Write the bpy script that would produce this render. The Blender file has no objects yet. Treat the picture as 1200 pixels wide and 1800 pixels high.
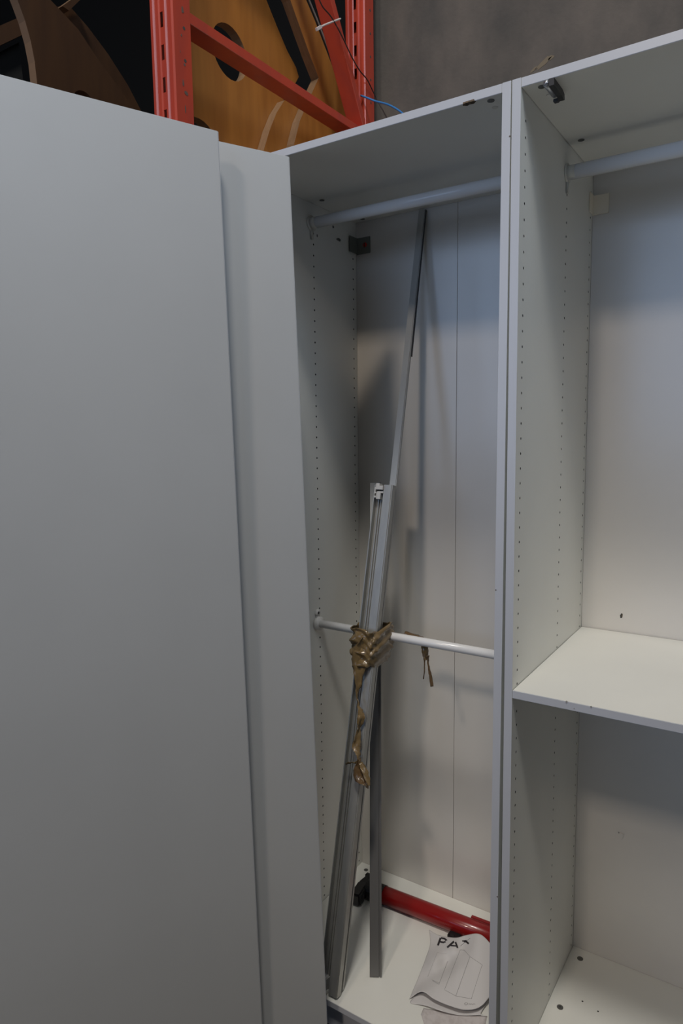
import bpy, bmesh, math, random
from mathutils import Vector, Matrix
from mathutils.bvhtree import BVHTree
random.seed(4)
S = bpy.context.scene
C = S.collection

# ------------------------------------------------------------------ camera
CAM = Vector((0.5158, -1.4100, 1.6733)); YAW, PIT, ROL, FPX = 0.58830, -0.11896, -0.01553, 1206.69
fwd = Vector((-math.sin(YAW)*math.cos(PIT), math.cos(YAW)*math.cos(PIT), math.sin(PIT)))
r0 = Vector((math.cos(YAW), math.sin(YAW), 0)); u0 = r0.cross(fwd)
RT = r0*math.cos(ROL) + u0*math.sin(ROL); UP = -r0*math.sin(ROL) + u0*math.cos(ROL)
cd = bpy.data.cameras.new('camera'); cam = bpy.data.objects.new('camera', cd); C.objects.link(cam)
cd.sensor_fit = 'VERTICAL'; cd.sensor_height = 36; cd.lens = 36*FPX/1800; cd.clip_start = .02
m = Matrix.Identity(4)
for i in range(3): m[i][0], m[i][1], m[i][2], m[i][3] = RT[i], UP[i], -fwd[i], CAM[i]
cam.matrix_world = m
S.camera = cam

# ------------------------------------------------------------------ world, lights, exposure
w = bpy.data.worlds.new('world'); S.world = w; w.use_nodes = True
w.node_tree.nodes['Background'].inputs[0].default_value = (.5, .52, .6, 1)
w.node_tree.nodes['Background'].inputs[1].default_value = 0.02
def area(name, loc, target, sx, sy, power, col):
    l = bpy.data.lights.new(name, 'AREA'); l.shape = 'RECTANGLE'; l.size = sx; l.size_y = sy
    l.energy = power; l.color = col
    o = bpy.data.objects.new(name, l); C.objects.link(o); o.location = loc
    o.rotation_euler = (Vector(target)-Vector(loc)).to_track_quat('-Z', 'Y').to_euler()
    return o
area('high_bay_lamp', (-.15, -5.6, 6.0), (-.4, .5, 1.5), .55, .55, 90, (1, .86, .72))
area('near_high_bay_lamp', (.7, -2.35, 7.0), (-.3, .3, .8), .8, .8, 170, (1, .955, .885))
area('loading_door_daylight', (-2.0, -8.6, 3.1), (-1.0, 0, 2.4), 8.0, 3.4, 190, (.48, .66, 1.0))
area('roof_skylight', (6.0, -2.5, 6.5), (0, 0, 1.8), 3.0, 5.0, 250, (.70, .83, 1.0))
S.view_settings.view_transform = 'Standard'; S.view_settings.look = 'None'
S.view_settings.gamma = 1; S.view_settings.use_curve_mapping = False
S.view_settings.exposure = 0.0

# ------------------------------------------------------------------ materials
def mat(name, col, rough=.5, metal=0, noise=None, bump=0, bscale=200, spec=.5, coat=0, alpha=1, var=None):
    """noise=(colour2, scale, lo, hi, stretch) mixes a second colour in by noise"""
    M = bpy.data.materials.new(name); M.use_nodes = True
    nt = M.node_tree; b = nt.nodes['Principled BSDF']
    b.inputs['Base Color'].default_value = (*col, 1); b.inputs['Roughness'].default_value = rough
    b.inputs['Metallic'].default_value = metal; b.inputs['Specular IOR Level'].default_value = spec
    b.inputs['Coat Weight'].default_value = coat; b.inputs['Alpha'].default_value = alpha
    if noise or bump or var:
        tc = nt.nodes.new('ShaderNodeTexCoord'); mp = nt.nodes.new('ShaderNodeMapping')
        nt.links.new(tc.outputs['Object'], mp.inputs['Vector'])
    if noise:
        c2, sc, lo, hi, st = noise
        mp.inputs['Scale'].default_value = st
        n = nt.nodes.new('ShaderNodeTexNoise'); n.inputs['Scale'].default_value = sc; n.inputs['Detail'].default_value = 6
        nt.links.new(mp.outputs[0], n.inputs['Vector'])
        r = nt.nodes.new('ShaderNodeMapRange'); r.inputs[1].default_value = lo; r.inputs[2].default_value = hi
        nt.links.new(n.outputs[0], r.inputs[0])
        x = nt.nodes.new('ShaderNodeMix'); x.data_type = 'RGBA'
        x.inputs[6].default_value = (*col, 1); x.inputs[7].default_value = (*c2, 1)
        nt.links.new(r.outputs[0], x.inputs[0]); nt.links.new(x.outputs[2], b.inputs['Base Color'])
    if bump:
        n = nt.nodes.new('ShaderNodeTexNoise'); n.inputs['Scale'].default_value = bscale; n.inputs['Detail'].default_value = 3
        nt.links.new(tc.outputs['Object'], n.inputs['Vector'])
        bp = nt.nodes.new('ShaderNodeBump'); bp.inputs['Strength'].default_value = bump; bp.inputs['Distance'].default_value = .002
        nt.links.new(n.outputs[0], bp.inputs['Height']); nt.links.new(bp.outputs[0], b.inputs['Normal'])
    return M
ONE = (1, 1, 1)
white = mat('white_melamine', (.80, .80, .752), .38, noise=((.76, .76, .715), 3, .4, .7, ONE), bump=.05, bscale=700)
whiteB = mat('white_back_board', (.72, .69, .645), .25, spec=.75, noise=((.66, .64, .60), 2.2, .35, .7, ONE), bump=.04, bscale=500)
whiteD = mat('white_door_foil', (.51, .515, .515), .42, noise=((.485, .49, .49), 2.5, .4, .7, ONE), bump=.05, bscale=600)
whiteE = mat('white_edge_band', (.53, .54, .57), .35)
railM = mat('white_lacquered_rail', (.80, .80, .80), .22)
plast = mat('ivory_plastic', (.66, .65, .58), .4)
plastW = mat('white_plastic', (.80, .79, .76), .4)
chipb = mat('bare_particle_board', (.16, .11, .07), .9, noise=((.06, .045, .03), 150, .4, .6, ONE))
dark = mat('dark_hole', (.05, .05, .045), .8)
camM = mat('grey_cam_lock', (.16, .16, .15), .5, .6)
alu = mat('satin_aluminium', (.43, .43, .41), .42, .5, noise=((.40, .40, .385), 6, .4, .7, (8, 8, .5)))
aluM = mat('dull_dark_aluminium', (.24, .235, .23), .45, .7)
aluD = mat('worn_aluminium', (.43, .425, .395), .42, .55, noise=((.38, .375, .36), 8, .4, .7, (8, 8, .6)))
clipM = mat('grey_clip_plastic', (.50, .50, .49), .45)
tape = mat('brown_packing_tape', (.22, .150, .070), .20, noise=((.15, .10, .042), 40, .35, .7, ONE), bump=.35, bscale=90, coat=.3)
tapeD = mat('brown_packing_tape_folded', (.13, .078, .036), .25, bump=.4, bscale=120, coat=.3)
redT = mat('red_glossy_tube', (.27, .006, .006), .28, coat=.2)
blk = mat('black_plastic', (.012, .012, .013), .4)
sil = mat('zinc_metal', (.55, .56, .58), .35, .9)
brkM = mat('green_grey_bracket', (.17, .185, .165), .5)
brkW = mat('ivory_painted_bracket', (.88, .82, .70), .5)
redS = mat('red_sticker', (.55, .03, .02), .5)
paper = mat('white_paper', (.62, .60, .595), .8, bump=.1, bscale=60)
paper2 = mat('grey_newsprint', (.60, .56, .55), .85, noise=((.52, .475, .465), 60, .45, .6, ONE))
ink = mat('black_ink', (.02, .015, .018), .6); inkL = mat('grey_ink_line', (.20, .19, .19), .7)
rack = mat('orange_rack_paint', (.44, .050, .024), .36, noise=((.36, .045, .028), 7, .45, .72, (3, 3, .6)), bump=.08, bscale=40, coat=.2)
rackS = mat('scraped_bare_steel', (.17, .12, .10), .6, .5)
wood = mat('varnished_plywood', (.38, .150, .028), .42, noise=((.27, .10, .018), 5, .3, .75, (1, 5, .7)), coat=.15)
woodE = mat('pale_plywood_edge', (.25, .145, .075), .5, noise=((.19, .11, .055), 30, .3, .7, (9, 1, 1)))
woodDE = mat('shaded_plywood_edge', (.17, .10, .055), .55)  # plywood edge darkened for the shade deep in the rack
woodD = mat('shaded_plywood', (.055, .024, .008), .5, noise=((.038, .016, .006), 5, .3, .75, (1, 5, .7)))  # plywood with the shade deep in the rack put into its colour
conc = mat('concrete_wall', (.106, .090, .077), .9, noise=((.058, .053, .048), 4.5, .34, .66, (1.6, 1, .8)), bump=.5, bscale=60)
concF = mat('dark_concrete_floor', (.055, .052, .05), .7, noise=((.04, .038, .036), 1.5, .3, .7, ONE))
stain = mat('yellow_stain', (.145, .115, .078), .9)
darkW = mat('unlit_black', (.004, .004, .004), .9)  # near-black colour stands in for unlit depth of the warehouse
roofM = mat('grey_roof_sheet', (.08, .08, .08), .8)
blueC = mat('blue_cable', (.03, .17, .42), .35); blackC = mat('black_cable', (.015, .012, .012), .5)
ziptie = mat('white_tie', (.55, .48, .46), .5)
greyH = mat('grey_steel_hoop', (.30, .28, .25), .45, .5)

# ------------------------------------------------------------------ helpers
def ray(u, v): return fwd + RT*((u-600)/FPX) - UP*((v-900)/FPX)
def at(u, v, ax, val):
    d = ray(u, v); return CAM + d*((val-CAM[ax])/d[ax])
def link(name, me, m_, parent=None, label=None):
    o = bpy.data.objects.new(name, me); C.objects.link(o)
    if m_: me.materials.append(m_)
    if parent: o.parent = parent
    if label: o['label'] = label
    return o
def obj(name, bm, m_, parent=None, smooth=False, label=None):
    me = bpy.data.meshes.new(name); bmesh.ops.recalc_face_normals(bm, faces=bm.faces[:])
    bm.to_mesh(me); bm.free()
    if smooth:
        for p_ in me.polygons: p_.use_smooth = True
    return link(name, me, m_, parent, label)
def thing(name, label, cat, loc=(0, 0, 0), rot=(0, 0, 0), group=None):
    o = bpy.data.objects.new(name, None); C.objects.link(o); o.location = loc; o.rotation_euler = rot
    o.empty_display_size = .05
    o['label'] = label; o['category'] = cat
    if group: o['group'] = group
    return o
def tag(o, label, cat, group=None):
    o['label'] = label; o['category'] = cat
    if group: o['group'] = group
    return o
def struct(o): o['kind'] = 'structure'; return o
def addbox(bm, a, b, bev=0):
    v = [bm.verts.new((x, y, z)) for x in (a[0], b[0]) for y in (a[1], b[1]) for z in (a[2], b[2])]
    fs = [bm.faces.new([v[i] for i in q]) for q in ((0,1,3,2),(4,6,7,5),(0,4,5,1),(2,3,7,6),(0,2,6,4),(1,5,7,3))]
    if bev:
        es = list({e for f in fs for e in f.edges})
        bmesh.ops.bevel(bm, geom=es, offset=bev, segments=2, affect='EDGES', clamp_overlap=True)
    return bm
def box(a, b, bev=0): return addbox(bmesh.new(), a, b, bev)
def addobb(bm, p0, p1, side, w_, h_, bev=0):
    """bar from p0 to p1; w_ along side, h_ along the third axis (centred)"""
    p0, p1, side = Vector(p0), Vector(p1), Vector(side)
    d = (p1-p0).normalized(); s = (side - d*side.dot(d)).normalized(); t = d.cross(s)
    v = [bm.verts.new(p + s*a*w_/2 + t*b*h_/2) for p in (p0, p1) for a in (-1, 1) for b in (-1, 1)]
    fs = [bm.faces.new([v[i] for i in q]) for q in ((0,1,3,2),(4,6,7,5),(0,4,5,1),(2,3,7,6),(0,2,6,4),(1,5,7,3))]
    if bev:
        bmesh.ops.bevel(bm, geom=list({e for f in fs for e in f.edges}), offset=bev, segments=2, affect='EDGES')
    return bm
def obb(*a, **k): return addobb(bmesh.new(), *a, **k)
def prism(bm, prof, p0, p1, sx, sy):
    """extrude 2D profile (list of (a,b)) along p0->p1 with axes sx, sy"""
    p0, p1, sx, sy = Vector(p0), Vector(p1), Vector(sx), Vector(sy)
    A = [bm.verts.new(p0+sx*a+sy*b) for a, b in prof]; B = [bm.verts.new(p1+sx*a+sy*b) for a, b in prof]
    n = len(prof)
    for i in range(n): bm.faces.new((A[i], A[(i+1) % n], B[(i+1) % n], B[i]))
    bm.faces.new(A[::-1]); bm.faces.new(B)
    return bm
def tubebm(bm, pts, r, n=12, cap=True, ry=None):
    pts = [Vector(p) for p in pts]; rings = []
    ref = Vector((0, 0, 1))
    for i, p in enumerate(pts):
        d = (pts[min(i+1, len(pts)-1)]-pts[max(i-1, 0)]).normalized()
        a = d.cross(ref)
        if a.length < .1: a = d.cross(Vector((0, 1, 0)))
        a.normalize(); b = a.cross(d)
        rr = r[i] if isinstance(r, (list, tuple)) else r
        rb = rr*(ry/r if ry else 1) if not isinstance(r, (list, tuple)) else rr
        rings.append([bm.verts.new(p + a*math.cos(2*math.pi*k/n)*rr + b*math.sin(2*math.pi*k/n)*rb) for k in range(n)])
    for q0, q1 in zip(rings, rings[1:]):
        for k in range(n): bm.faces.new((q0[k], q0[(k+1) % n], q1[(k+1) % n], q1[k]))
    if cap: bm.faces.new(rings[0][::-1]); bm.faces.new(rings[-1])
    return bm
def tube(pts, r, **k): return tubebm(bmesh.new(), pts, r, **k)
def disc(c, axis, r, h, n=20):
    c, axis = Vector(c), Vector(axis).normalized()
    return tube([c, c+axis*h], r, n=n)

# ------------------------------------------------------------------ building shell
struct(obj('floor', box((-10, -11, -.2), (9, 8, 0)), concF))
struct(obj('ceiling', box((-10, -11, 7.6), (9, 8, 7.8)), roofM))
struct(obj('wall_back', box((-.925, .87, 0), (9, 1.07, 7.6)), conc))
struct(obj('wall_rear', box((-10, 4.0, 0), (-.925, 4.2, 7.6)), darkW))  # added black wall in place of the unlit space behind the rack
struct(obj('wall_left', box((-10.2, -11, 0), (-10, 8, 7.6)), darkW))
struct(obj('wall_right', box((9, -11, 0), (9.2, 8, 7.6)), conc))
struct(obj('shade_partition_1', box((1.85, -4.0, 0), (1.95, .86, 3.1)), roofM))      # unseen partition added on the right to shade the lower doors
struct(obj('shade_partition_2', box((-3.5, -3.4, 0), (1.85, -3.3, 1.55)), roofM))    # unseen low partition added behind the camera to cut daylight low down
struct(obj('wall_front', box((-10, -11.2, 0), (9, -11, 7.6)), roofM))

WALL = bpy.data.objects['wall_back']
# ------------------------------------------------------------------ wardrobes
T = .018; H = 2.36; D = .572; ZB = .098; H0 = 2.2891; PITCH = .032
def holed_face(x, nx, y0, y1, z0, z1, rows, nh, t, skip=lambda r, k: False, rad=.0030):
    """side panel from x (inner face) to x-nx*t, with real drilled shelf-pin holes on the inner face"""
    bm = bmesh.new(); c = .007
    ys = [y0]
    for ry in rows: ys += [ry-c, ry+c]
    ys.append(y1)
    V = lambda y, z, dx=0: bm.verts.new((x-nx*dx, y, z))
    def quad(ya, yb, za, zb):
        bm.faces.new((V(ya, za), V(yb, za), V(yb, zb), V(ya, zb)))
    for i in range(len(ys)-1):
        ya, yb = ys[i], ys[i+1]
        if i % 2 == 0: quad(ya, yb, z0, z1); continue
        ry = rows[i//2]; prev = z1
        for k in range(nh):
            hz = H0-PITCH*k
            if hz-c < z0+.01 or skip(i//2, k): continue
            if prev > hz+c: quad(ya, yb, hz+c, prev)
            n = 8
            # ring between the square cell and the round hole
            sq = [(yb, hz), (yb, hz+c), (ry, hz+c), (ya, hz+c), (ya, hz), (ya, hz-c), (ry, hz-c), (yb, hz-c)]
            o_ = [V(*q) for q in sq]
            i0 = [V(ry+rad*math.cos(j*math.pi/4), hz+rad*math.sin(j*math.pi/4)) for j in range(n)]
            i1 = [V(ry+rad*math.cos(j*math.pi/4), hz+rad*math.sin(j*math.pi/4), .010) for j in range(n)]
            for j in range(n):
                jj = (j+1) % n
                bm.faces.new((o_[j], o_[jj], i0[jj], i0[j]))
                f = bm.faces.new((i0[j], i0[jj], i1[jj], i1[j])); f.material_index = 1
            f = bm.faces.new(i1); f.material_index = 1
            prev = hz-c
        quad(ya, yb, z0, prev)
    # remaining faces of the board
    P = lambda y, z, s: bm.verts.new((x-nx*t*s, y, z))
    bm.faces.new((P(y0, z0, 1), P(y1, z0, 1), P(y1, z1, 1), P(y0, z1, 1)))
    for (ya, za, yb, zb) in ((y0, z0, y0, z1), (y1, z0, y1, z1), (y0, z0, y1, z0), (y0, z1, y1, z1)):
        f = bm.faces.new((P(ya, za, 0), P(yb, zb, 0), P(yb, zb, 1), P(ya, za, 1)))
        if ya == yb == y0: f.material_index = 2
    bmesh.ops.remove_doubles(bm, verts=bm.verts[:], dist=1e-5)
    return bm
def side_panel(parent, x, nx, rows, **k):
    o = obj('side_panel', holed_face(x, nx, 0, D+.006, 0, H, rows, 70, T, **k), white, parent)
    o.data.materials.append(dark); o.data.materials.append(whiteE)
    return o
def board(name, a, b, m_, parent, label=None, bev=.0008):
    o = obj(name, box(a, b, bev), m_, parent, label=label)
    if name == 'back_panel': return o
    o.data.materials.append(whiteE)
    for p_ in o.data.polygons:
        if p_.normal.y < -.6: p_.material_index = 1
    return o
def wardrobe(root, x0, x1, seam):
    """x0,x1 = outer faces, in the wardrobe's own axes"""
    rows = [.031, .333, .553]
    side_panel(root, x0+T, 1, rows); side_panel(root, x1-T, -1, rows)
    a, b = x0+T+.0005, x1-T-.0005
    board('top_panel', (a, .0008, H-T), (b, D, H), white, root)
    board('bottom_panel', (a, .0008, ZB-T), (b, D, ZB), white, root)
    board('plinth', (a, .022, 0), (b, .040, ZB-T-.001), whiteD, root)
    if seam:
        board('back_panel', (a, D+.0005, ZB-T), (seam-.0007, D+.0045, H), whiteB, root, bev=.0004)
        board('back_panel', (seam+.0007, D+.0005, ZB-T), (b, D+.0045, H), whiteB, root, bev=.0004)
    else:
        board('back_panel', (a, D+.0005, ZB-T), (b, D+.0045, H), whiteB, root, bev=.0004)
def rail(root, xa, xb, y, z, rw, rh, socket):
    r_ = obj('clothes_rail', tube([(xa+.004, y, z), (xb-.004, y, z)], rw, n=24, ry=rh), railM, root, True)
    for x, s in ((xa, 1), (xb, -1)):
        if socket == 'cup':
            bm = disc((x+s*.0003, y, z), (s, 0, 0), .0225, .004, 24)
            tubebm(bm, [(x+s*.004, y, z), (x+s*.022, y, z)], .0165, n=24)
            addbox(bm, (min(x+s*.0003, x+s*.005), y-.006, z-.047), (max(x+s*.0003, x+s*.005), y+.006, z-.018), .0015)
            obj('rail_socket', bm, plast, root, True, 'ivory plastic rail socket')
        else:
            bm = disc((x+s*.0003, y, z), (s, 0, 0), .021, .016, 24)
            bm2 = bm
            addbox(bm2, (min(x+s*.0003, x+s*.007), y-.008, z+.010), (max(x+s*.0003, x+s*.007), y+.008, z+.030), .002)
            tubebm(bm2, [(x+s*.0003, y, z+.034), (x+s*.007, y, z+.034)], .011, n=20)
            obj('rail_socket', bm2, plastW, root, True, 'white plastic rail socket with screw eye')
            obj('screw_hole', disc((x+s*.0072, y, z+.034), (s, 0, 0), .0045, .0006, 14), dark, root)
def cam_lock(root, x, y, z, s, r=.0075):
    bm = disc((x, y, z), (0, 0, s), r, .0012, 18)
    addbox(bm, (x-.004, y-.0012, z+min(0, s*.0016)), (x+.004, y+.0012, z+max(0, s*.0016)))
    addbox(bm, (x-.0012, y-.004, z+min(0, s*.0016)), (x+.0012, y+.004, z+max(0, s*.0016)))
    obj('cam_lock', bm, camM, root)

# left (narrow) wardrobe, leaning a hair to the right
WA = .7484
A = thing('wardrobe', 'tall empty white wardrobe holding metal rails and a red tube, left of the shelved one', 'wardrobe',
          (-.0105, 0, 0), (0, .0034, 0))
wardrobe(A, -WA, 0, -.380+.0105)
rail(A, -WA+T, -T, .322, 2.283, .015, .016, 'cup')
rail(A, -WA+T, -T, .317, 1.061, .0125, .0125, 'eye')
for x, y in ((-.053+.0035, .019), (-.689, .322), (-.689, .548)): cam_lock(A, x, y, H-T, -1)
for x, y in ((-.693, .540), (-.095, .540), (-.05, .540)): cam_lock(A, x, y, ZB, 1)
# pale plug beside the front cam lock
obj('dowel_plug', disc((-.0535, .053, H-T), (0, 0, -1), .0065, .001, 16), plast, A)
# chipped front edge
bm = bmesh.new()
pts = [(-.103, -.001), (-.094, -.0025), (-.080, -.001), (-.075, .003), (-.083, .011), (-.092, .009), (-.098, .012), (-.106, .006)]
pp = [bm.verts.new((x, y, H-T-.0006)) for x, y in pts]; bm.faces.new(pp)
p2_ = [bm.verts.new((x, max(y, -.0004), H-T+.0035+random.uniform(-.001, .0015))) for x, y in pts]; bm.faces.new(p2_[::-1])
for i in range(8): bm.faces.new((pp[i], pp[(i+1) % 8], p2_[(i+1) % 8], p2_[i]))
obj('edge_chip', bm, chipb, A, label='brown chip in the front edge')
# bracket on the back at top left, with a red sticker
br = bmesh.new(); bx = -.7267
addbox(br, (bx, D-.046, 2.243), (bx+.0022, D-.0005, 2.293), .0008)
addbox(br, (bx, D-.0030, 2.240), (bx+.052, D-.0006, 2.292), .0008)
brk = obj('angle_bracket', br, brkM, A, label='dark grey angle bracket')
obj('sticker', disc((bx+.033, D-.0033, 2.267), (0, -1, 0), .0075, .0006, 18), redS, brk, label='round red sticker')
obj('screw_hole', box((bx+.029, D-.0044, 2.259), (bx+.033, D-.0036, 2.274), .0005), blk, brk)
# glue / fixing remnants behind the upper rail
for y, z, w_, h_ in ((.395, 2.312, .022, .018), (.44, 2.300, .010, .010), (.47, 2.268, .030, .012), (.352, 2.255, .006, .010)):
    bm = bmesh.new(); n = 9
    q = [bm.verts.new((-WA+T+.0004, y+w_*.5*math.cos(k*2*math.pi/n)*random.uniform(.6, 1), z+h_*.5*math.sin(k*2*math.pi/n)*random.uniform(.6, 1))) for k in range(n)]
    bm.faces.new(q); g = bmesh.ops.extrude_face_region(bm, geom=bm.faces[:])
    for v in [e for e in g['geom'] if isinstance(e, bmesh.types.BMVert)]: v.co.x += .0008
    obj('scuff_mark', bm, camM, A)

# right (wide) wardrobe with a shelf
B = thing('wardrobe', 'wide white wardrobe with a fitted middle shelf, right of the narrow one', 'wardrobe', (0, 0, 0))
wardrobe(B, 0, 1.0, None)
rail(B, T, 1-T, .326, 2.272, .015, .017, 'cup')
ZS = 1.1004
sh = board('shelf', (T+.0008, -.001, ZS-T), (1-T-.0008, D-.003, ZS), white, B)
for x, z, r in ((.136, ZS-.001, .0022), (.186, ZS-.001, .0018), (.152, ZS-.012, .0012)):
    obj('edge_chip', disc((x, -.0008, z), (0, -1, .6), r, .0006, 9), camM, sh)
for x, y in ((.053, .022), (.049, .330), (.049, .548)): cam_lock(B, x, y, H-T, -1)
for x, y in ((.051, .530), (.051, .324)): cam_lock(B, x, y, ZB, 1, .0085)
for x, y in ((.097, .377), (.141, .366)):
    obj('screw_hole', disc((x, y, ZB), (0, 0, 1), .0025, .0004, 10), dark, B)
obj('dowel_plug', disc((.0545, .068, H-T), (0, 0, -1), .0075, .001, 16), plastW, B)
# soft-close catch on the underside of the top
cb = bmesh.new()
prof = [(0, 0), (.012, 0), (.012, -.008), (.009, -.010), (0, -.010)]
addbox(cb, (.062, -.001, H-T-.011), (.073, .062, H-T-.0003), .002)
catch = obj('door_catch', cb, sil, B, True, 'silver and black door catch')
cb = bmesh.new()
prism(cb, [(-.0005, 0), (.056, 0), (.070, -.004), (.073, -.014), (.067, -.017), (.050, -.013), (-.0005, -.013)], (.0735, 0, H-T-.0003), (.0835, 0, H-T-.0003), (0, 1, 0), (0, 0, 1))
addbox(cb, (.063, .062, H-T-.017), (.0735, .073, H-T-.011), .001)
obj('catch_arm', cb, blk, catch)
bm = bmesh.new()
addbox(bm, (T+.0004, D-.036, 2.236), (T+.0030, D-.0006, 2.287), .001)
addbox(bm, (T+.0004, D-.0050, 2.234), (T+.043, D-.0006, 2.284), .001)
addbox(bm, (T+.0004, D-.0066, 2.234), (T+.043, D-.0050, 2.2365))
addbox(bm, (T+.041, D-.0066, 2.234), (T+.043, D-.0050, 2.284))
obj('wall_bracket', bm, brkW, B, label='ivory plastic corner bracket')
# torn hole and dent in the back board
def blot(name, x, y, z, w_, h_, m_, parent, th=.0006, n=11, a=0):
    bm = bmesh.new(); q = []
    for k in range(n):
        rr = random.uniform(.55, 1); c_, s_ = math.cos(2*math.pi*k/n)*w_*.5*rr, math.sin(2*math.pi*k/n)*h_*.5*rr
        q.append(bm.verts.new((x+c_*math.cos(a)-s_*math.sin(a), y, z+c_*math.sin(a)+s_*math.cos(a))))
    bm.faces.new(q); g = bmesh.ops.extrude_face_region(bm, geom=bm.faces[:])
    for v in [e for e in g['geom'] if isinstance(e, bmesh.types.BMVert)]: v.co.y -= th
    return obj(name, bm, m_, parent)
blot('torn_hole', .126, D+.0004, 1.146, .008, .017, dark, B)
blot('torn_hole', .128, D+.0002, 1.148, .004, .012, chipb, B)
blot('dent', .145, D+.0006, .500, .020, .026, whiteB, B, .004, 9, .5)
blot('dent', .142, D+.0003, .503, .006, .016, camM, B, .0007, 9, .9)

# nicks along the front edges between the two wardrobes
for par, x, z in ((A, -.0008, 2.255), (A, -.016, 1.32), (A, -.0015, .60)):
    obj('edge_chip', disc((x, .0002, z), (0, -1, 0), .0016, .0006, 8), chipb, par)

# ------------------------------------------------------------------ two loose wardrobe doors standing at the left
def door(top, d, th, width, height, label):
    d = Vector(d).normalized(); n = Vector((-d.y, d.x, 0))
    if n.x < 0: n = -n
    up = Vector((-n.x*math.sin(th), -n.y*math.sin(th), math.cos(th))); nn = Vector((n.x*math.cos(th), n.y*math.cos(th), math.sin(th)))
    base = Vector(top) - up*height
    t = thing('melamine_board', label, 'door', base)
    M3 = Matrix((d, nn, up)).transposed().to_4x4(); M3.translation = base
    t.matrix_world = M3
    # local axes: x along width (away from the wardrobe), y out of the face, z up; front face at y=0
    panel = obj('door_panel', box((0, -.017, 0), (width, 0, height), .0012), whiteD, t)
    obj('edge_strip', box((-.0012, -.0165, .001), (-.0001, -.0005, height-.001), .0004), whiteE, t)
    return t
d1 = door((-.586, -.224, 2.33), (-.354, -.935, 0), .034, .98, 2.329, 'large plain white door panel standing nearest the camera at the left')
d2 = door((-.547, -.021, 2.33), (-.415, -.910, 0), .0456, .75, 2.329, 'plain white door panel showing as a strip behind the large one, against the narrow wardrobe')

# ------------------------------------------------------------------ aluminium profiles leaning in the narrow wardrobe
a0 = Vector((-.488, .028, .1005)); a1 = Vector((-.4855, .562, 2.338))
ax = (a1-a0).normalized(); zero = a0
def on(t): return a0 + (a1-a0)*t
# thin flat bar (tall one)
sx = Vector((1, 0, 0)); sy = ax.cross(sx).normalized()      # sy points towards +y/-z or so
if sy.y < 0: sy = -sy
bar = thing('aluminium_bar', 'long thin aluminium bar reaching almost to the top of the narrow wardrobe', 'metal bar', a0)
bm = bmesh.new()
prism(bm, [(-.010, .0), (.010, .0), (.010, .002), (.012, .002), (.012, .009), (-.010, .009)], Vector((0, .014, .004)), a1-a0+Vector((0, -.003, 0)), sx, sy)
obj('flat_bar', bm, alu, bar)
bm = bmesh.new(); prism(bm, [(.0121, .0018), (.0131, .0018), (.0131, .0092), (.0121, .0092)], (a1-a0)*.8+Vector((.0, .006, 0)), a1-a0+Vector((0, -.004, 0)), sx, sy)
obj('dark_gap_strip', bm, blk, bar)  # black strip drawing the dark shadow gap beside the bar

# wide track profile
top_t = .628
trk = thing('aluminium_profile', 'wide grooved aluminium track profile bound with brown tape, leaning in front', 'metal profile', a0)
L = (a1-a0)*top_t
f = -.002
prof = [(-.046, -.020+f), (-.043, -.020+f), (-.043, -.004+f), (-.034, -.004+f), (-.034, -.010+f), (-.031, -.010+f), (-.031, -.004+f),
        (-.026, -.004+f), (-.026, -.009+f), (-.024, -.009+f), (-.024, -.004+f), (-.0125, -.004+f), (-.0125, -.022+f), (.0125, -.022+f), (.0125, -.0195+f), (.0155, -.0195+f), (.0155, f), (-.046, f)]
bm = bmesh.new(); prism(bm, prof, Vector((0, .004, .002)), L, sx, sy)
obj('track', bm, aluD, trk)
# end clip at the top, white roller at the bottom
e = L.copy(); bm = bmesh.new()
def lp(u, v, w_): return e + sx*u + sy*v + ax*w_
def lbox(bm, u0, u1, v0, v1, w0, w1, bev=.0008):
    b0 = bmesh.new(); addbox(b0, (u0, v0, w0), (u1, v1, w1), bev)
    for v in b0.verts: v.co = lp(*v.co)
    me = bpy.data.meshes.new('tmp'); b0.to_mesh(me); b0.free(); bm.from_mesh(me); bpy.data.meshes.remove(me)
lbox(bm, -.041, -.028, -.024, -.007, -.008, .004); lbox(bm, -.036, -.013, -.030, -.007, -.016, -.004)
lbox(bm, -.041, -.034, -.028, -.008, -.040, -.008); lbox(bm, -.034, -.020, -.027, -.010, -.044, -.024)
lbox(bm, -.036, -.012, -.026, -.010, -.026, -.020)
obj('end_clip', bm, clipM, trk, label='light grey plastic end clip')
bm = bmesh.new()
lbox(bm, -.0372, -.0325, -.0288, -.0270, -.022, -.013, .0004); lbox(bm, -.0392, -.0345, -.0288, -.0275, -.034, -.027, .0004)
obj('clip_slot', bm, dark, trk)
e = Vector((0, .004, .002)); bm = bmesh.new()
lbox(bm, -.045, -.022, -.030, -.006, .005, .040, .002); lbox(bm, -.040, -.024, -.034, -.006, .012, .020, .002)
obj('roller_block', bm, clipM, trk, label='grey roller block at the foot')
bm = bmesh.new(); lbox(bm, -.050, -.020, -.036, -.008, -.0035, .005, .001)
obj('foot_cap', bm, plastW, trk, label='white foot cap')

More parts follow.
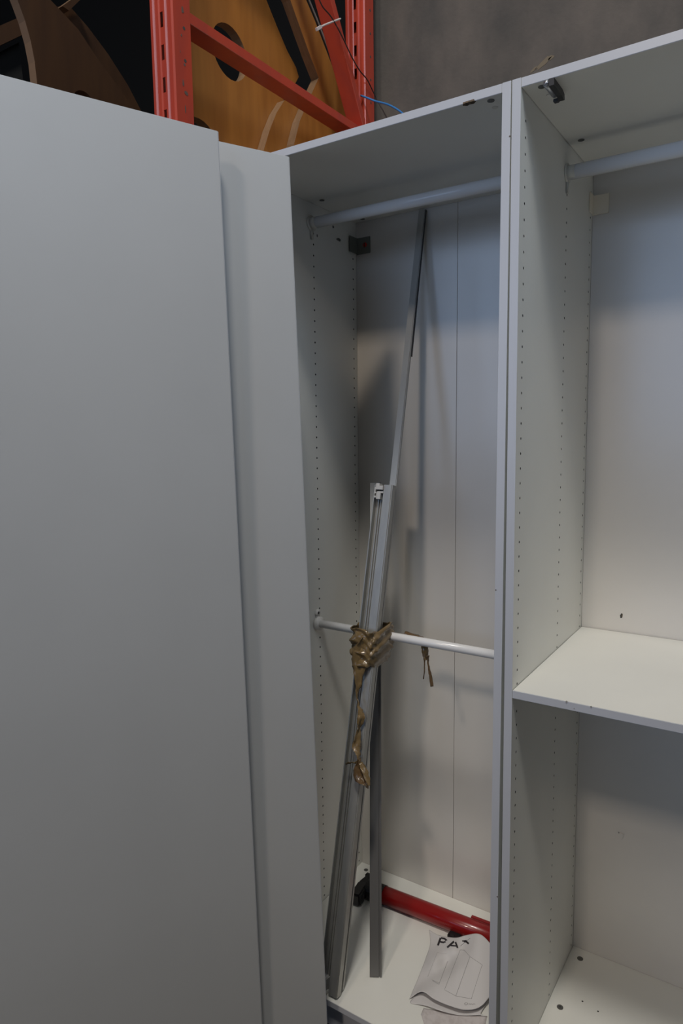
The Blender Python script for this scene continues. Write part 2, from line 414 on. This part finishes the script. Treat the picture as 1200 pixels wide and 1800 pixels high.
# second, shorter profile behind
b0 = Vector((-.425, .138, .0985)); b1 = at(659, 848, 1, .50)
pr = thing('aluminium_profile', 'shorter aluminium profile standing behind the taped one, foot further right', 'metal profile', b0)
axb = (b1-b0).normalized(); sxb = Vector((.035, .020, 0)); sxb = (sxb-axb*sxb.dot(axb)).normalized(); syb = axb.cross(sxb)
if syb.y < 0: syb = -syb
prof = [(-.016, 0), (.0105, 0), (.0105, .003), (.014, .003), (.014, .0), (.0185, .0), (.0185, .018), (-.016, .018)]
bm = bmesh.new(); prism(bm, prof, Vector((0, 0, .004)), b1-b0, sxb, syb)
obj('track', bm, aluM, pr)
bm = bmesh.new()
prism(bm, [(-.016, -.0008), (.0105, -.0008), (.0105, -.0001), (-.016, -.0001)], (b1-b0)*.6, (b1-b0)*.999, sxb, syb)
obj('white_upper_face', bm, plastW, pr, label='white upper end')  # thin white layer over the upper part of the front face

# ------------------------------------------------------------------ brown tape
def ribbon(pts, name, m_, parent, nseg=4, seed=1, crumple=.002, thick=.0006, cols=4):
    """pts: (px, py, Y, width, twist) guide stations, turned into points at real depth Y"""
    rnd = random.Random(seed)
    P = [(at(u, v, 1, y), w_, tw) for u, v, y, w_, tw in pts]
    bm = bmesh.new(); rows = []
    n = len(P)
    for i in range(n-1):
        for k in range(nseg + (1 if i == n-2 else 0)):
            t = k/nseg
            q = [P[max(i-1, 0)], P[i], P[i+1], P[min(i+2, n-1)]]
            def cr(a, b, c, d): return .5*((2*b)+(c-a)*t+(2*a-5*b+4*c-d)*t*t+(3*b-a-3*c+d)*t**3)
            p = Vector([cr(q[0][0][j], q[1][0][j], q[2][0][j], q[3][0][j]) for j in range(3)])
            w_ = q[1][1]*(1-t)+q[2][1]*t; tw = q[1][2]*(1-t)+q[2][2]*t
            d = (q[2][0]-q[1][0]).normalized(); s = RT - d*RT.dot(d); s.normalize(); nrm = s.cross(d)
            s2 = s*math.cos(tw)+nrm*math.sin(tw); n2 = nrm*math.cos(tw)-s*math.sin(tw)
            rows.append([bm.verts.new(p + s2*w_*(c/cols-.5)*rnd.uniform(.9, 1.12) + n2*(crumple*rnd.uniform(-1, 1) + w_*.12*math.sin(c*2.1+i))) for c in range(cols+1)])
    for r_, q_ in zip(rows, rows[1:]):
        for c in range(cols): bm.faces.new((r_[c], r_[c+1], q_[c+1], q_[c]))
    o = obj(name, bm, m_, parent, True)
    so = o.modifiers.new('solid', 'SOLIDIFY'); so.thickness = thick
    return o
tp = thing('packing_tape', 'crumpled brown packing tape wrapped round the profile and white rail with a torn tail', 'tape', at(650, 1130, 1, .27))
def par0(o, root):
    o.parent = root; o.matrix_parent_inverse = Matrix.Translation(-Vector(root.location)); return o
# the wrap: closed crumpled sleeve round profile + rail
bm = bmesh.new(); rows = []; rnd = random.Random(11); NR, NC = 24, 56
top_c, bot_c = at(655, 1099, 1, .275), at(652, 1160, 1, .262)
for i in range(NR):
    t = i/(NR-1); c = top_c.lerp(bot_c, t)
    hw = .039 + .003*math.sin(t*3.1) - .008*max(0, t-.6)/.4; hd = .066
    row = []
    for k in range(NC):
        a = 2*math.pi*k/NC; ca, sa = math.cos(a), math.sin(a)
        x = math.copysign(abs(ca)**.45, ca)*hw; y = math.copysign(abs(sa)**.5, sa)*hd
        fold = .0022*math.sin(9*t*2.2+a*3+1.3*math.sin(a*2)) + .0020*math.sin(17*t+a*5) + .0014*math.sin(31*t-a*9) + rnd.uniform(-.0012, .0012)
        z = .004*math.sin(a*3+t*4)+.003*math.sin(a*7) + (.010*max(0, -ca)*(1-t) if t < .3 else 0) + (-.008*ca*t)
        sc = 1+fold/.04
        row.append(bm.verts.new(c+Vector((x*sc, y*sc, z))))
    rows.append(row)
for r_, q_ in zip(rows, rows[1:]):
    for k in range(NC): bm.faces.new((r_[k], r_[(k+1) % NC], q_[(k+1) % NC], q_[k]))
o = par0(obj('tape_wrap', bm, tape, None, True), tp); so = o.modifiers.new('s', 'SOLIDIFY'); so.thickness = .0008
yy = .203
o = par0(ribbon([(640, 1120, yy+.006, .018, .9), (632, 1140, yy, .030, .3), (630, 1158, yy-.004, .038, 0), (631, 1175, yy-.008, .036, -.2), (630, 1190, yy-.012, .026, .4),
        (630, 1205, yy-.018, .017, 0), (627, 1217, yy-.022, .010, .7), (628, 1232, yy-.027, .006, 1.2)], 'tape_tail', tape, None, seed=3, crumple=.0025), tp)
o = par0(ribbon([(628, 1228, yy-.026, .006, 1.2), (632, 1245, yy-.032, .012, .6), (635, 1258, yy-.036, .021, 0), (633, 1270, yy-.040, .022, .5), (631, 1280, yy-.043, .014, 1.0),
        (629, 1295, yy-.048, .022, .4), (627, 1312, yy-.054, .026, 0), (630, 1325, yy-.059, .018, .6), (632, 1335, yy-.062, .014, 1.2)], 'tape_tail', tape, None, seed=5, crumple=.0028), tp)
o = par0(ribbon([(607, 1343, yy-.066, .005, .1), (616, 1340, yy-.066, .011, .3), (626, 1341, yy-.066, .009, .6), (632, 1336, yy-.066, .010, .5)], 'tape_tail', tape, None, seed=6, crumple=.001), tp)
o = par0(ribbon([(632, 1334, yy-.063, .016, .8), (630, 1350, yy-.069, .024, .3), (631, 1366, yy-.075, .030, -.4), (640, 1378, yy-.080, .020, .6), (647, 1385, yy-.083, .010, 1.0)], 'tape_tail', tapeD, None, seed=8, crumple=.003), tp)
o = par0(ribbon([(634, 1340, yy-.068, .012, .2), (641, 1356, yy-.073, .018, .2), (646, 1370, yy-.078, .014, .5), (649, 1381, yy-.082, .008, .4)], 'tape_tail', tape, None, seed=9, crumple=.002), tp)

tp2 = thing('packing_tape', 'small torn strip of brown tape hanging from the white rail, right of the wrapped profile', 'tape', at(738, 1133, 1, .32))
yy = .334
for s_, pts in enumerate(([(711, 1111, .330, .014, .1), (720, 1114, .332, .018, .2), (730, 1117, .334, .018, .1), (740, 1122, .335, .016, 0), (751, 1130, .334, .008, 0)],
        [(743, 1127, yy, .012, .3), (746, 1136, yy+.002, .020, 0), (747, 1146, yy, .020, 0), (748, 1155, yy-.002, .016, .3), (750, 1160, yy-.003, .010, .5)],
        [(745, 1150, yy-.001, .009, .3), (746, 1162, yy-.003, .004, .4), (746, 1176, yy-.003, .0045, .8), (744, 1194, yy-.003, .003, .3)],
        [(752, 1152, yy-.002, .008, .3), (752, 1165, yy-.003, .007, .9), (755, 1180, yy-.003, .008, .5), (757, 1193, yy-.003, .009, 0), (759, 1207, yy-.003, .009, 0)])):
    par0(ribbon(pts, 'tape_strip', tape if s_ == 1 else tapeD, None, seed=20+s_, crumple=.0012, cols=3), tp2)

# ------------------------------------------------------------------ red tube with black clamps
zt = ZB+.0305
tb = thing('red_tube', 'glossy red tube with black clamps lying on the bottom of the narrow wardrobe', 'tube', (-.4, .42, ZB))
P0, P1 = Vector((-.600, .425, zt)), Vector((-.040, .442, zt))
def pa(name, bm, m_, sm=False, lab=None): return par0(obj(name, bm, m_, None, sm, lab), tb)
pa('tube', tube([P0, P0.lerp(P1, .5), P1], .0285, n=32), redT, True)
bm = tube([(-.625, .425, zt), (-.560, .4265, zt)], .0300, n=20)
addobb(bm, (-.652, .448, zt), (-.600, .432, zt), (0, 1, .2), .045, .044, .004)
addobb(bm, (-.655, .400, zt-.004), (-.622, .372, zt-.006), (0, 0, 1), .040, .030, .005)
addobb(bm, (-.640, .425, zt+.002), (-.632, .355, zt-.004), (0, 0, 1), .044, .036, .006)
addobb(bm, (-.660, .470, zt+.006), (-.635, .470, zt+.006), (0, 0, 1), .024, .016, .003)
pa('end_clamp', bm, blk, False, 'black plastic end clamp')
pa('clamp_pin', tube([(-.668, .392, zt-.004), (-.650, .396, zt-.004)], .004, n=12), sil, True)
bm = box((-.315, .386, ZB+.0005), (-.275, .414, ZB+.020), .004)
addbox(bm, (-.304, .376, ZB+.008), (-.286, .390, ZB+.026), .003)
pa('stand_clip', bm, blk, False, 'black clip under the tube')
pa('flange', obb((-.262, .452, zt+.0285), (-.042, .459, zt+.0285), (0, 0, 1), .004, .012, .001), redT)

# ------------------------------------------------------------------ folded manual on the wardrobe floor
def cr4(a, b, c, d, t): return .5*((2*b)+(c-a)*t+(2*a-5*b+4*c-d)*t*t+(3*b-a-3*c+d)*t**3)
def surf(ctrl, ns=8):
    """ctrl: grid of points (px, py, height) -> smooth mesh grid in world space"""
    G = [[at(u, v, 2, z) for u, v, z in row] for row in ctrl]
    nr, nc = len(G), len(G[0])
    def rowcr(row, s):
        i = min(int(s), nc-2); t = s-i
        q = [row[max(i-1, 0)], row[i], row[i+1], row[min(i+2, nc-1)]]
        return Vector([cr4(q[0][j], q[1][j], q[2][j], q[3][j], t) for j in range(3)])
    bm = bmesh.new(); V = []
    for a in range((nr-1)*ns+1):
        i = min(a//ns, nr-2); t = a/ns-i; line = []
        for b in range((nc-1)*ns+1):
            s = b/ns
            q = [rowcr(G[k], s) for k in (max(i-1, 0), i, i+1, min(i+2, nr-1))]
            line.append(bm.verts.new([cr4(q[0][j], q[1][j], q[2][j], q[3][j], t) for j in range(3)]))
        V.append(line)
    for r_, q_ in zip(V, V[1:]):
        for k in range(len(r_)-1): bm.faces.new((r_[k], r_[k+1], q_[k+1], q_[k]))
    return bm
man = thing('instruction_manual', 'crumpled white paper manual with bold black lettering and line drawings by the red tube', 'booklet', at(790, 1710, 2, ZB))
cover = surf([
    [(754, 1634, .112), (772, 1644, .120), (800, 1648, .134), (818, 1644, .146), (838, 1641, .168), (852, 1648, .170), (872, 1672, .160)],
    [(756, 1658, .110), (773, 1664, .122), (796, 1668, .140), (813, 1668, .137), (836, 1668, .160), (855, 1676, .158), (876, 1696, .150)],
    [(748, 1684, .107), (764, 1688, .130), (785, 1694, .118), (806, 1700, .146), (832, 1704, .148), (856, 1712, .142), (880, 1722, .136)],
    [(735, 1718, .104), (751, 1720, .111), (770, 1724, .130), (796, 1732, .138), (826, 1738, .136), (855, 1742, .130), (878, 1744, .126)],
    [(719, 1756, .101), (741, 1743, .121), (764, 1757, .124), (790, 1768, .124), (818, 1775, .120), (846, 1768, .122), (872, 1736, .124)]])
bvh = BVHTree.FromBMesh(cover)
o = par0(obj('cover_sheet', cover, paper, None, True), man); so = o.modifiers.new('s', 'SOLIDIFY'); so.thickness = .0005
o = par0(obj('inner_sheet', surf([
    [(745, 1735, .104), (775, 1742, .106), (810, 1752, .106), (845, 1752, .106), (874, 1738, .106)],
    [(722, 1758, .1005), (752, 1765, .106), (781, 1775, .1085), (812, 1780, .104), (846, 1778, .106)],
    [(722, 1764, .1000), (748, 1768, .1045), (781, 1779, .1065), (812, 1785, .1025), (850, 1784, .104)]], 6), paper, None, True), man)
so = o.modifiers.new('s', 'SOLIDIFY'); so.thickness = .0005
o = par0(obj('loose_sheet', surf([
    [(744, 1772, .0990), (780, 1778, .0993), (820, 1784, .0992), (856, 1786, .0990)],
    [(738, 1786, .0988), (776, 1792, .0991), (815, 1798, .0990), (853, 1802, .0988)],
    [(728, 1806, .0986), (768, 1814, .0988), (808, 1822, .0988), (848, 1830, .0986)]], 4), paper2, None, True), man)
so = o.modifiers.new('s', 'SOLIDIFY'); so.thickness = .0004
def onpaper(u, v, lift=.0009):
    d = ray(u, v).normalized(); h = bvh.ray_cast(CAM, d)
    if h[0] is None: return None
    n = h[1] if h[1].dot(d) < 0 else -h[1]
    return h[0] + n*lift
def crop(x, y): return (680+x/6, 1600+y/6)
def stroke(bm, pts, w_):
    """ink ribbon lying on the paper, w_ in metres"""
    P = []
    for (a, b) in zip(pts, pts[1:]):
        k = max(2, int(math.dist(a, b)/2.5))
        for i in range(k): P.append((a[0]+(b[0]-a[0])*i/k, a[1]+(b[1]-a[1])*i/k))
    P.append(pts[-1]); W = [onpaper(*q) for q in P]; W = [q for q in W if q]
    prev = None
    for i, q in enumerate(W):
        d = (W[min(i+1, len(W)-1)]-W[max(i-1, 0)]); 
        if d.length < 1e-6: continue
        s = d.cross(CAM-q).normalized()*w_/2
        cur = (bm.verts.new(q-s), bm.verts.new(q+s))
        if prev: bm.faces.new((prev[0], prev[1], cur[1], cur[0]))
        prev = cur
def inkpart(name, strokes, m_):
    bm = bmesh.new()
    for pts, w_ in strokes: stroke(bm, [crop(*q) for q in pts], w_)
    me_o = obj(name, bm, m_, None); par0(me_o, man); return me_o
inkpart('printed_letter', [([(574, 296), (546, 375)], .0115), ([(568, 302), (604, 308), (622, 322), (618, 340), (596, 349), (560, 343)], .0095)], ink)
inkpart('printed_letter', [([(640, 402), (712, 338)], .0105), ([(712, 338), (734, 400)], .0105), ([(668, 380), (730, 385)], .0080)], ink)
inkpart('printed_letter', [([(792, 330), (835, 327)], .0055), ([(820, 328), (856, 362)], .0100), ([(808, 336), (836, 342)], .0060), ([(878, 296), (830, 332), (775, 378)], .0014)], ink)  # last thin stroke inks in the shaded line of a paper crease
inkpart('printed_drawing', [([(772, 420), (812, 422), (875, 492), (1003, 578), (890, 936), (728, 908), (606, 842), (772, 420)], .0016), ([(875, 492), (726, 908)], .0020)], inkL)
inkpart('printed_drawing', [([(528, 452), (430, 700)], .0011), ([(528, 448), (632, 462)], .0008), ([(640, 540), (548, 785), (478, 745)], .0017), ([(470, 735), (552, 770)], .0013)], inkL)
inkpart('printed_emblem', [([(815, 985), (830, 978), (848, 980), (852, 990), (838, 1000), (820, 1000), (815, 985)], .0013),
        ([(858, 988), (866, 996), (874, 986), (882, 998), (892, 988), (902, 998), (914, 988), (930, 994)], .0014)], ink)

# ------------------------------------------------------------------ orange pallet racking frame
def upright_bm():
    bm = bmesh.new(); z0, z1 = 0, 4.6; w2 = .040; t = .0022
    # ribbed open section, front towards -y; centre strip left out for slots
    left = [(-w2, .060), (-w2, .004), (-w2+.004, 0), (-.028, 0), (-.024, .006), (-.018, .006), (-.014, 0), (-.008, 0), (-.005, .003),
            (-.005, .005), (-.009, .002), (-.013, .002), (-.017, .008), (-.025, .008), (-.029, .002), (-w2+.004, .002), (-w2+t, .006), (-w2+t, .060)]
    right = [(-a, b) for a, b in left][::-1]
    for pr_ in (left, right): prism(bm, pr_, (0, 0, z0), (0, 0, z1), (1, 0, 0), (0, 1, 0))
    for s in (-1, 1):
        prism(bm, [(s*w2, .060), (s*(w2-.018), .060), (s*(w2-.018), .058), (s*w2, .058)], (0, 0, z0), (0, 0, z1), (1, 0, 0), (0, 1, 0))
    k = 0; z = 2.677-.075*35
    while z < z1:
        a, b = z+.0175, min(z+.0575, z1)
        addbox(bm, (-.0055, .003, a), (.0055, .005, b)); z += .075
    return bm
frame = thing('pallet_rack', 'orange painted steel racking frame between the wooden wheels and the narrow wardrobe', 'rack', (-.84, .335, 0))
up_me = None
for y0, flip in ((-.14, 1), (.75, 1)):
    if up_me is None:
        o = obj('upright', upright_bm(), rack, frame); up_me = o.data
    else:
        o = link('upright', up_me, None, frame)
    o.location = (0, y0-.335, 0)
    # holes in the side face (towards +x), dark round openings
    bm = bmesh.new(); z = 2.66-.075*8
    while z < 3.5:
        tubebm(bm, [(.0400, y0-.335+.038, z), (.0404, y0-.335+.038, z)], .0042, n=10); z += .075
    q = obj('bolt_holes', bm, dark, frame); q['kind'] = 'stuff'
    bm = box((-.06, y0-.335-.02, 0.0), (.06, y0-.335+.085, .006), .001); obj('base_plate', bm, rack, frame)
# scrapes on the near upright
for py_, pz_, w_, h_ in ((-.105, 2.700, .012, .020), (-.112, 2.640, .005, .008), (-.105, 2.575, .007, .010), (-.103, 2.510, .014, .016), (-.112, 2.530, .007, .022),
                     (-.108, 2.47, .004, .03), (-.106, 2.42, .006, .04), (-.118, 2.60, .003, .006)):
    n = 9; bm = bmesh.new()
    q = [bm.verts.new((.0402, py_-.335+w_*.5*math.cos(k*2*math.pi/n)*random.uniform(.5, 1), pz_+h_*.5*math.sin(k*2*math.pi/n)*random.uniform(.5, 1))) for k in range(n)]
    f_ = bm.faces.new(q); g = bmesh.ops.extrude_face_region(bm, geom=[f_])
    for v in [e_ for e_ in g['geom'] if isinstance(e_, bmesh.types.BMVert)]: v.co.x += .0004
    obj('paint_scrape', bm, rackS, frame)
def brace(p0, p1, parent):
    """channel: x from -.857 to -.80, 25 mm deep"""
    p0, p1 = Vector(p0), Vector(p1); d = (p1-p0).normalized(); nrm = Vector((1, 0, 0)); s = d.cross(nrm).normalized()
    if s.z < 0: s = -s
    prof = [(0, 0), (0, -.026), (-.057, -.026), (-.057, 0), (-.054, 0), (-.054, -.023), (-.003, -.023), (-.003, 0)]
    prof = [(-.001, 0), (0, -.001), (0, -.025), (-.001, -.026), (-.056, -.026), (-.057, -.025), (-.057, 0)]
    bm = bmesh.new(); prism(bm, prof, p0-Vector(parent.location), p1-Vector(parent.location), nrm, s)
    return obj('brace', bm, rack, parent)
XR = -.802
brace((XR, -.085, 2.708), (XR, .760, 2.708), frame)
q0, q1 = at(588, 0, 0, XR), at(641, 207, 0, XR); dd = (q1-q0).normalized()
tA = (-.085-q0.y)/dd.y
brace(q0+dd*tA, q1+dd*.02, frame)
brace((XR, -.085, 1.4), (XR, .760, 1.4), frame); brace((XR, -.085, .3), (XR, .760, .3), frame)
# deck the wheels stand on: beams behind the frame
ZD = 2.16
deck = thing('pallet_rack', 'orange beams and dark board carrying the wooden wheels behind the white door panels', 'rack', (-2.0, .3, ZD))
for y in (-.12, .74):
    obj('beam', box((-1.25, y-.3, -.13), (1.115, y-.3+.05, -.02), .002), rack, deck)
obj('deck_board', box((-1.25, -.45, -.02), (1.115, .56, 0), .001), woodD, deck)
for y in (-.14, .75):
    bm = upright_bm()
    for v in bm.verts: v.co.x += -1.29; v.co.y += y-.3; v.co.z -= ZD
    obj('upright', bm, rack, deck)

# ------------------------------------------------------------------ plywood wheel pieces
def plate_bm(poly, x, th, holes=()):
    """polygon in (y,z) at plane x (visible face), thickness towards -x; holes = [(cy,cz,r)] cut through"""
    bm = bmesh.new()
    loops = [poly] + [[(cy+r*math.cos(2*math.pi*k/28), cz+r*math.sin(2*math.pi*k/28)) for k in range(28)] for cy, cz, r in holes]
    es = []
    for lp_ in loops:
        vs = [bm.verts.new((x, a, b)) for a, b in lp_]
        for i in range(len(vs)): es.append(bm.edges.new((vs[i], vs[(i+1) % len(vs)])))
    bmesh.ops.triangle_fill(bm, use_beauty=True, edges=es)
    for f in [f for f in bm.faces]:
        c = f.calc_center_median()
        if any((c.y-cy)**2+(c.z-cz)**2 < (r*.93)**2 for cy, cz, r in holes): bm.faces.remove(f)
    g = bmesh.ops.extrude_face_region(bm, geom=bm.faces[:])
    for v in [e_ for e_ in g['geom'] if isinstance(e_, bmesh.types.BMVert)]: v.co.x -= th
    bmesh.ops.recalc_face_normals(bm, faces=bm.faces[:])
    for f in bm.faces:
        if abs(f.normal.x) < .5: f.material_index = 1
    return bm
def plate(name, poly, x, th, parent, m_=wood, me_=woodE, holes=(), label=None):
    bm = plate_bm(poly, x, th, holes)
    off = Vector(parent.location)
    for v in bm.verts: v.co -= off
    me = bpy.data.meshes.new(name); bm.to_mesh(me); bm.free()
    o = link(name, me, m_, parent, label); me.materials.append(me_); return o
def pyz(x, pts): return [(at(u, v, 0, x).y, at(u, v, 0, x).z) for u, v in pts]
XW = -.935
wheel = thing('plywood_wheel', 'large varnished plywood wheel with round holes seen through the orange frame', 'wheel', (XW, .5, ZD))
# outer circle fitted to the rim: centre (-.187, 2.18), radius 1.2
def arc(cy, cz, r, a0_, a1_, n): return [(cy+r*math.cos(math.radians(a0_+(a1_-a0_)*i/n)), cz+r*math.sin(math.radians(a0_+(a1_-a0_)*i/n))) for i in range(n+1)]
rim_out = pyz(XW, [(610, 203), (600, 165), (586, 122), (570, 80), (554, 38), (538, 0)])
p_, q_ = rim_out[-1], rim_out[-2]
up_out = [(p_[0]-.13, p_[1]+.095), (p_[0]-.30, p_[1]+.19)]
up_in = [(p_[0]-.42, p_[1]+.06), (p_[0]-.25, p_[1]-.02)]
ring_in = pyz(XW, [(510, 0), (526, 45), (545, 98), (560, 137)])
low = [(rim_out[0][0]+.022, rim_out[0][1]-.10), (rim_out[0][0]+.03, rim_out[0][1]-.25), (rim_out[0][0]+.02, 2.45), (rim_out[0][0]-.01, ZD+.001)]
spoke_l = pyz(XW, [(545, 170), (527, 212), (517, 252)])
plate('rim_plate', rim_out[::-1][::-1] + up_out + up_in[:1] + [(ring_in[0][0]-.1, ring_in[0][1]+.07)] + ring_in + spoke_l + [(.50, 2.50), (.46, ZD+.001)] + low[::-1], XW, .032, wheel)
# inner plate with two holes, set back
XI = -1.000
hc = [tuple(pyz(XI, [(404, 92)])[0]), tuple(pyz(XI, [(352, 262)])[0])]
edge = pyz(XI, [(455, -30), (468, 0), (486, 45), (505, 90), (520, 118), (525, 135), (517, 150), (503, 168), (489, 190), (477, 220), (468, 262)])
lft = pyz(XI, [(300, 300), (300, 120), (300, -60)])
inner = [(lft[0][0], ZD+.001), lft[0], lft[1], lft[2], (lft[2][0]+.15, lft[2][1]+.05)] + edge + [(.40, 2.40), (.42, ZD+.001)]
plate('web_plate', inner, XI, .030, wheel, holes=[(hc[0][0], hc[0][1], .078), (hc[1][0], hc[1][1], .085)])
# rear layer: darker backing behind the gap between web and rim (upper part open)
XM = -.968
mid = pyz(XM, [(500, 176), (520, 171), (556, 160), (566, 260), (470, 300), (458, 285), (464, 262), (474, 228), (486, 198)])
plate('middle_plate', mid, XM, .031, wheel)
bm = bmesh.new()
hoop = [at(*q, 0, XW+.004) for q in ((613, 206), (609, 190), (601, 160), (586, 115), (571, 76), (555, 34), (541, 0), (528, -30))]
tubebm(bm, [h - Vector(wheel.location) + Vector((0, .004, .004)) for h in hoop], .0035, n=8)
obj('steel_hoop', bm, greyH, wheel, True, label='thin grey hoop along the rim')

XV = -1.62
wheel2 = thing('plywood_wheel', 'dim plywood wheel with pale curved edge deep in the rack, left of the orange frame', 'wheel', (XV, .3, ZD))
lf = pyz(XV, [(23, -20), (33, 6), (44, 36), (54, 72), (61, 108), (65, 145), (66, 175)])
rt = pyz(XV, [(262, 222), (230, 183), (200, 142), (168, 98), (138, 52), (108, 20), (70, -20)])
h3 = pyz(XV, [(148, 178)])[0]
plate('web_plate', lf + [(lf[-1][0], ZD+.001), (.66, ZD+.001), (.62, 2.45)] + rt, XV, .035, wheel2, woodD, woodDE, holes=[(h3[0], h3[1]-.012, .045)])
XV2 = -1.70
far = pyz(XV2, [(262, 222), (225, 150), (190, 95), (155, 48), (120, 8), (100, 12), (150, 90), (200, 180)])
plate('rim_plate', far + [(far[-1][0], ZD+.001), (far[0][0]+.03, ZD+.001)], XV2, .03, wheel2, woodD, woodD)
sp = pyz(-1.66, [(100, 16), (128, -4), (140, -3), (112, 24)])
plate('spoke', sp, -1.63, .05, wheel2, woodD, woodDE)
XV3 = -2.05
wheel3 = thing('plywood_wheel', 'dim curved plywood piece behind the pale curved edge, at the top left corner', 'wheel', (XV3, .2, ZD))
bl = pyz(XV3, [(-40, 95), (0, 80), (50, 56), (46, 25), (0, 45), (-40, 60)])
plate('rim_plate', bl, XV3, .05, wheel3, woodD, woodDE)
lg = pyz(XV3, [(10, 70), (46, 52), (60, 170), (25, 170)])
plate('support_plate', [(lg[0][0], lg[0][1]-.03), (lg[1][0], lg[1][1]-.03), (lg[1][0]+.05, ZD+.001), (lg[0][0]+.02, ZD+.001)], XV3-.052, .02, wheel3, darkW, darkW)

# ------------------------------------------------------------------ cables and tie
def cable(pts, r, m_, label):
    o = obj('cable', tube(pts, r, n=8), m_, None, True); return tag(o, label, 'cable')
def spline(P, n=6):
    out = []
    for i in range(len(P)-1):
        q = [P[max(i-1, 0)], P[i], P[i+1], P[min(i+2, len(P)-1)]]
        for k in range(n): out.append(Vector([cr4(q[0][j], q[1][j], q[2][j], q[3][j], k/n) for j in range(3)]))
    return out+[P[-1]]
cable(spline([at(634, 168, 1, .742), at(645, 172, 1, .735), at(660, 178, 1, .735), at(682, 184, 1, .72), at(703, 196, 1, .70), at(722, 214, 1, .66)]), .0032, blueC, 'short blue cable curving out of the orange frame above the narrow wardrobe')
cable(spline([at(558, -8, 0, -.790), at(567, 12, 0, -.790), at(582, 30, 0, -.788), at(600, 62, 0, -.788), at(618, 100, 0, -.788), at(632, 124, 0, -.786), at(645, 140, 0, -.790),
    at(655, 160, 1, .79), at(664, 178, 1, .81), at(675, 198, 1, .80), at(684, 215, 1, .78)]), .0020, blackC, 'thin black cable running down the diagonal orange brace')
tt = bmesh.new(); tubebm(tt, [at(557, 51, 0, -.789), at(570, 44, 0, -.789), at(585, 38, 0, -.789), at(598, 33, 0, -.792)], .0028, n=8)
addobb(tt, at(556, 52, 0, -.789), at(564, 47, 0, -.789), (1, 0, 0), .008, .009, .001)
tag(obj('cable_tie', tt, ziptie, None), 'off-white tie strapped round the diagonal orange brace', 'cable tie')

# pale stains on the concrete wall
for u, v, w_, h_, a_ in ((955, 110, .07, .022, .5), (968, 102, .03, .010, .4), (938, 122, .03, .010, .6)):
    q_ = at(u, v, 1, .8696); blot('stain', q_.x, .8696, q_.z, w_, h_, stain, WALL, .0004, 13, a_)
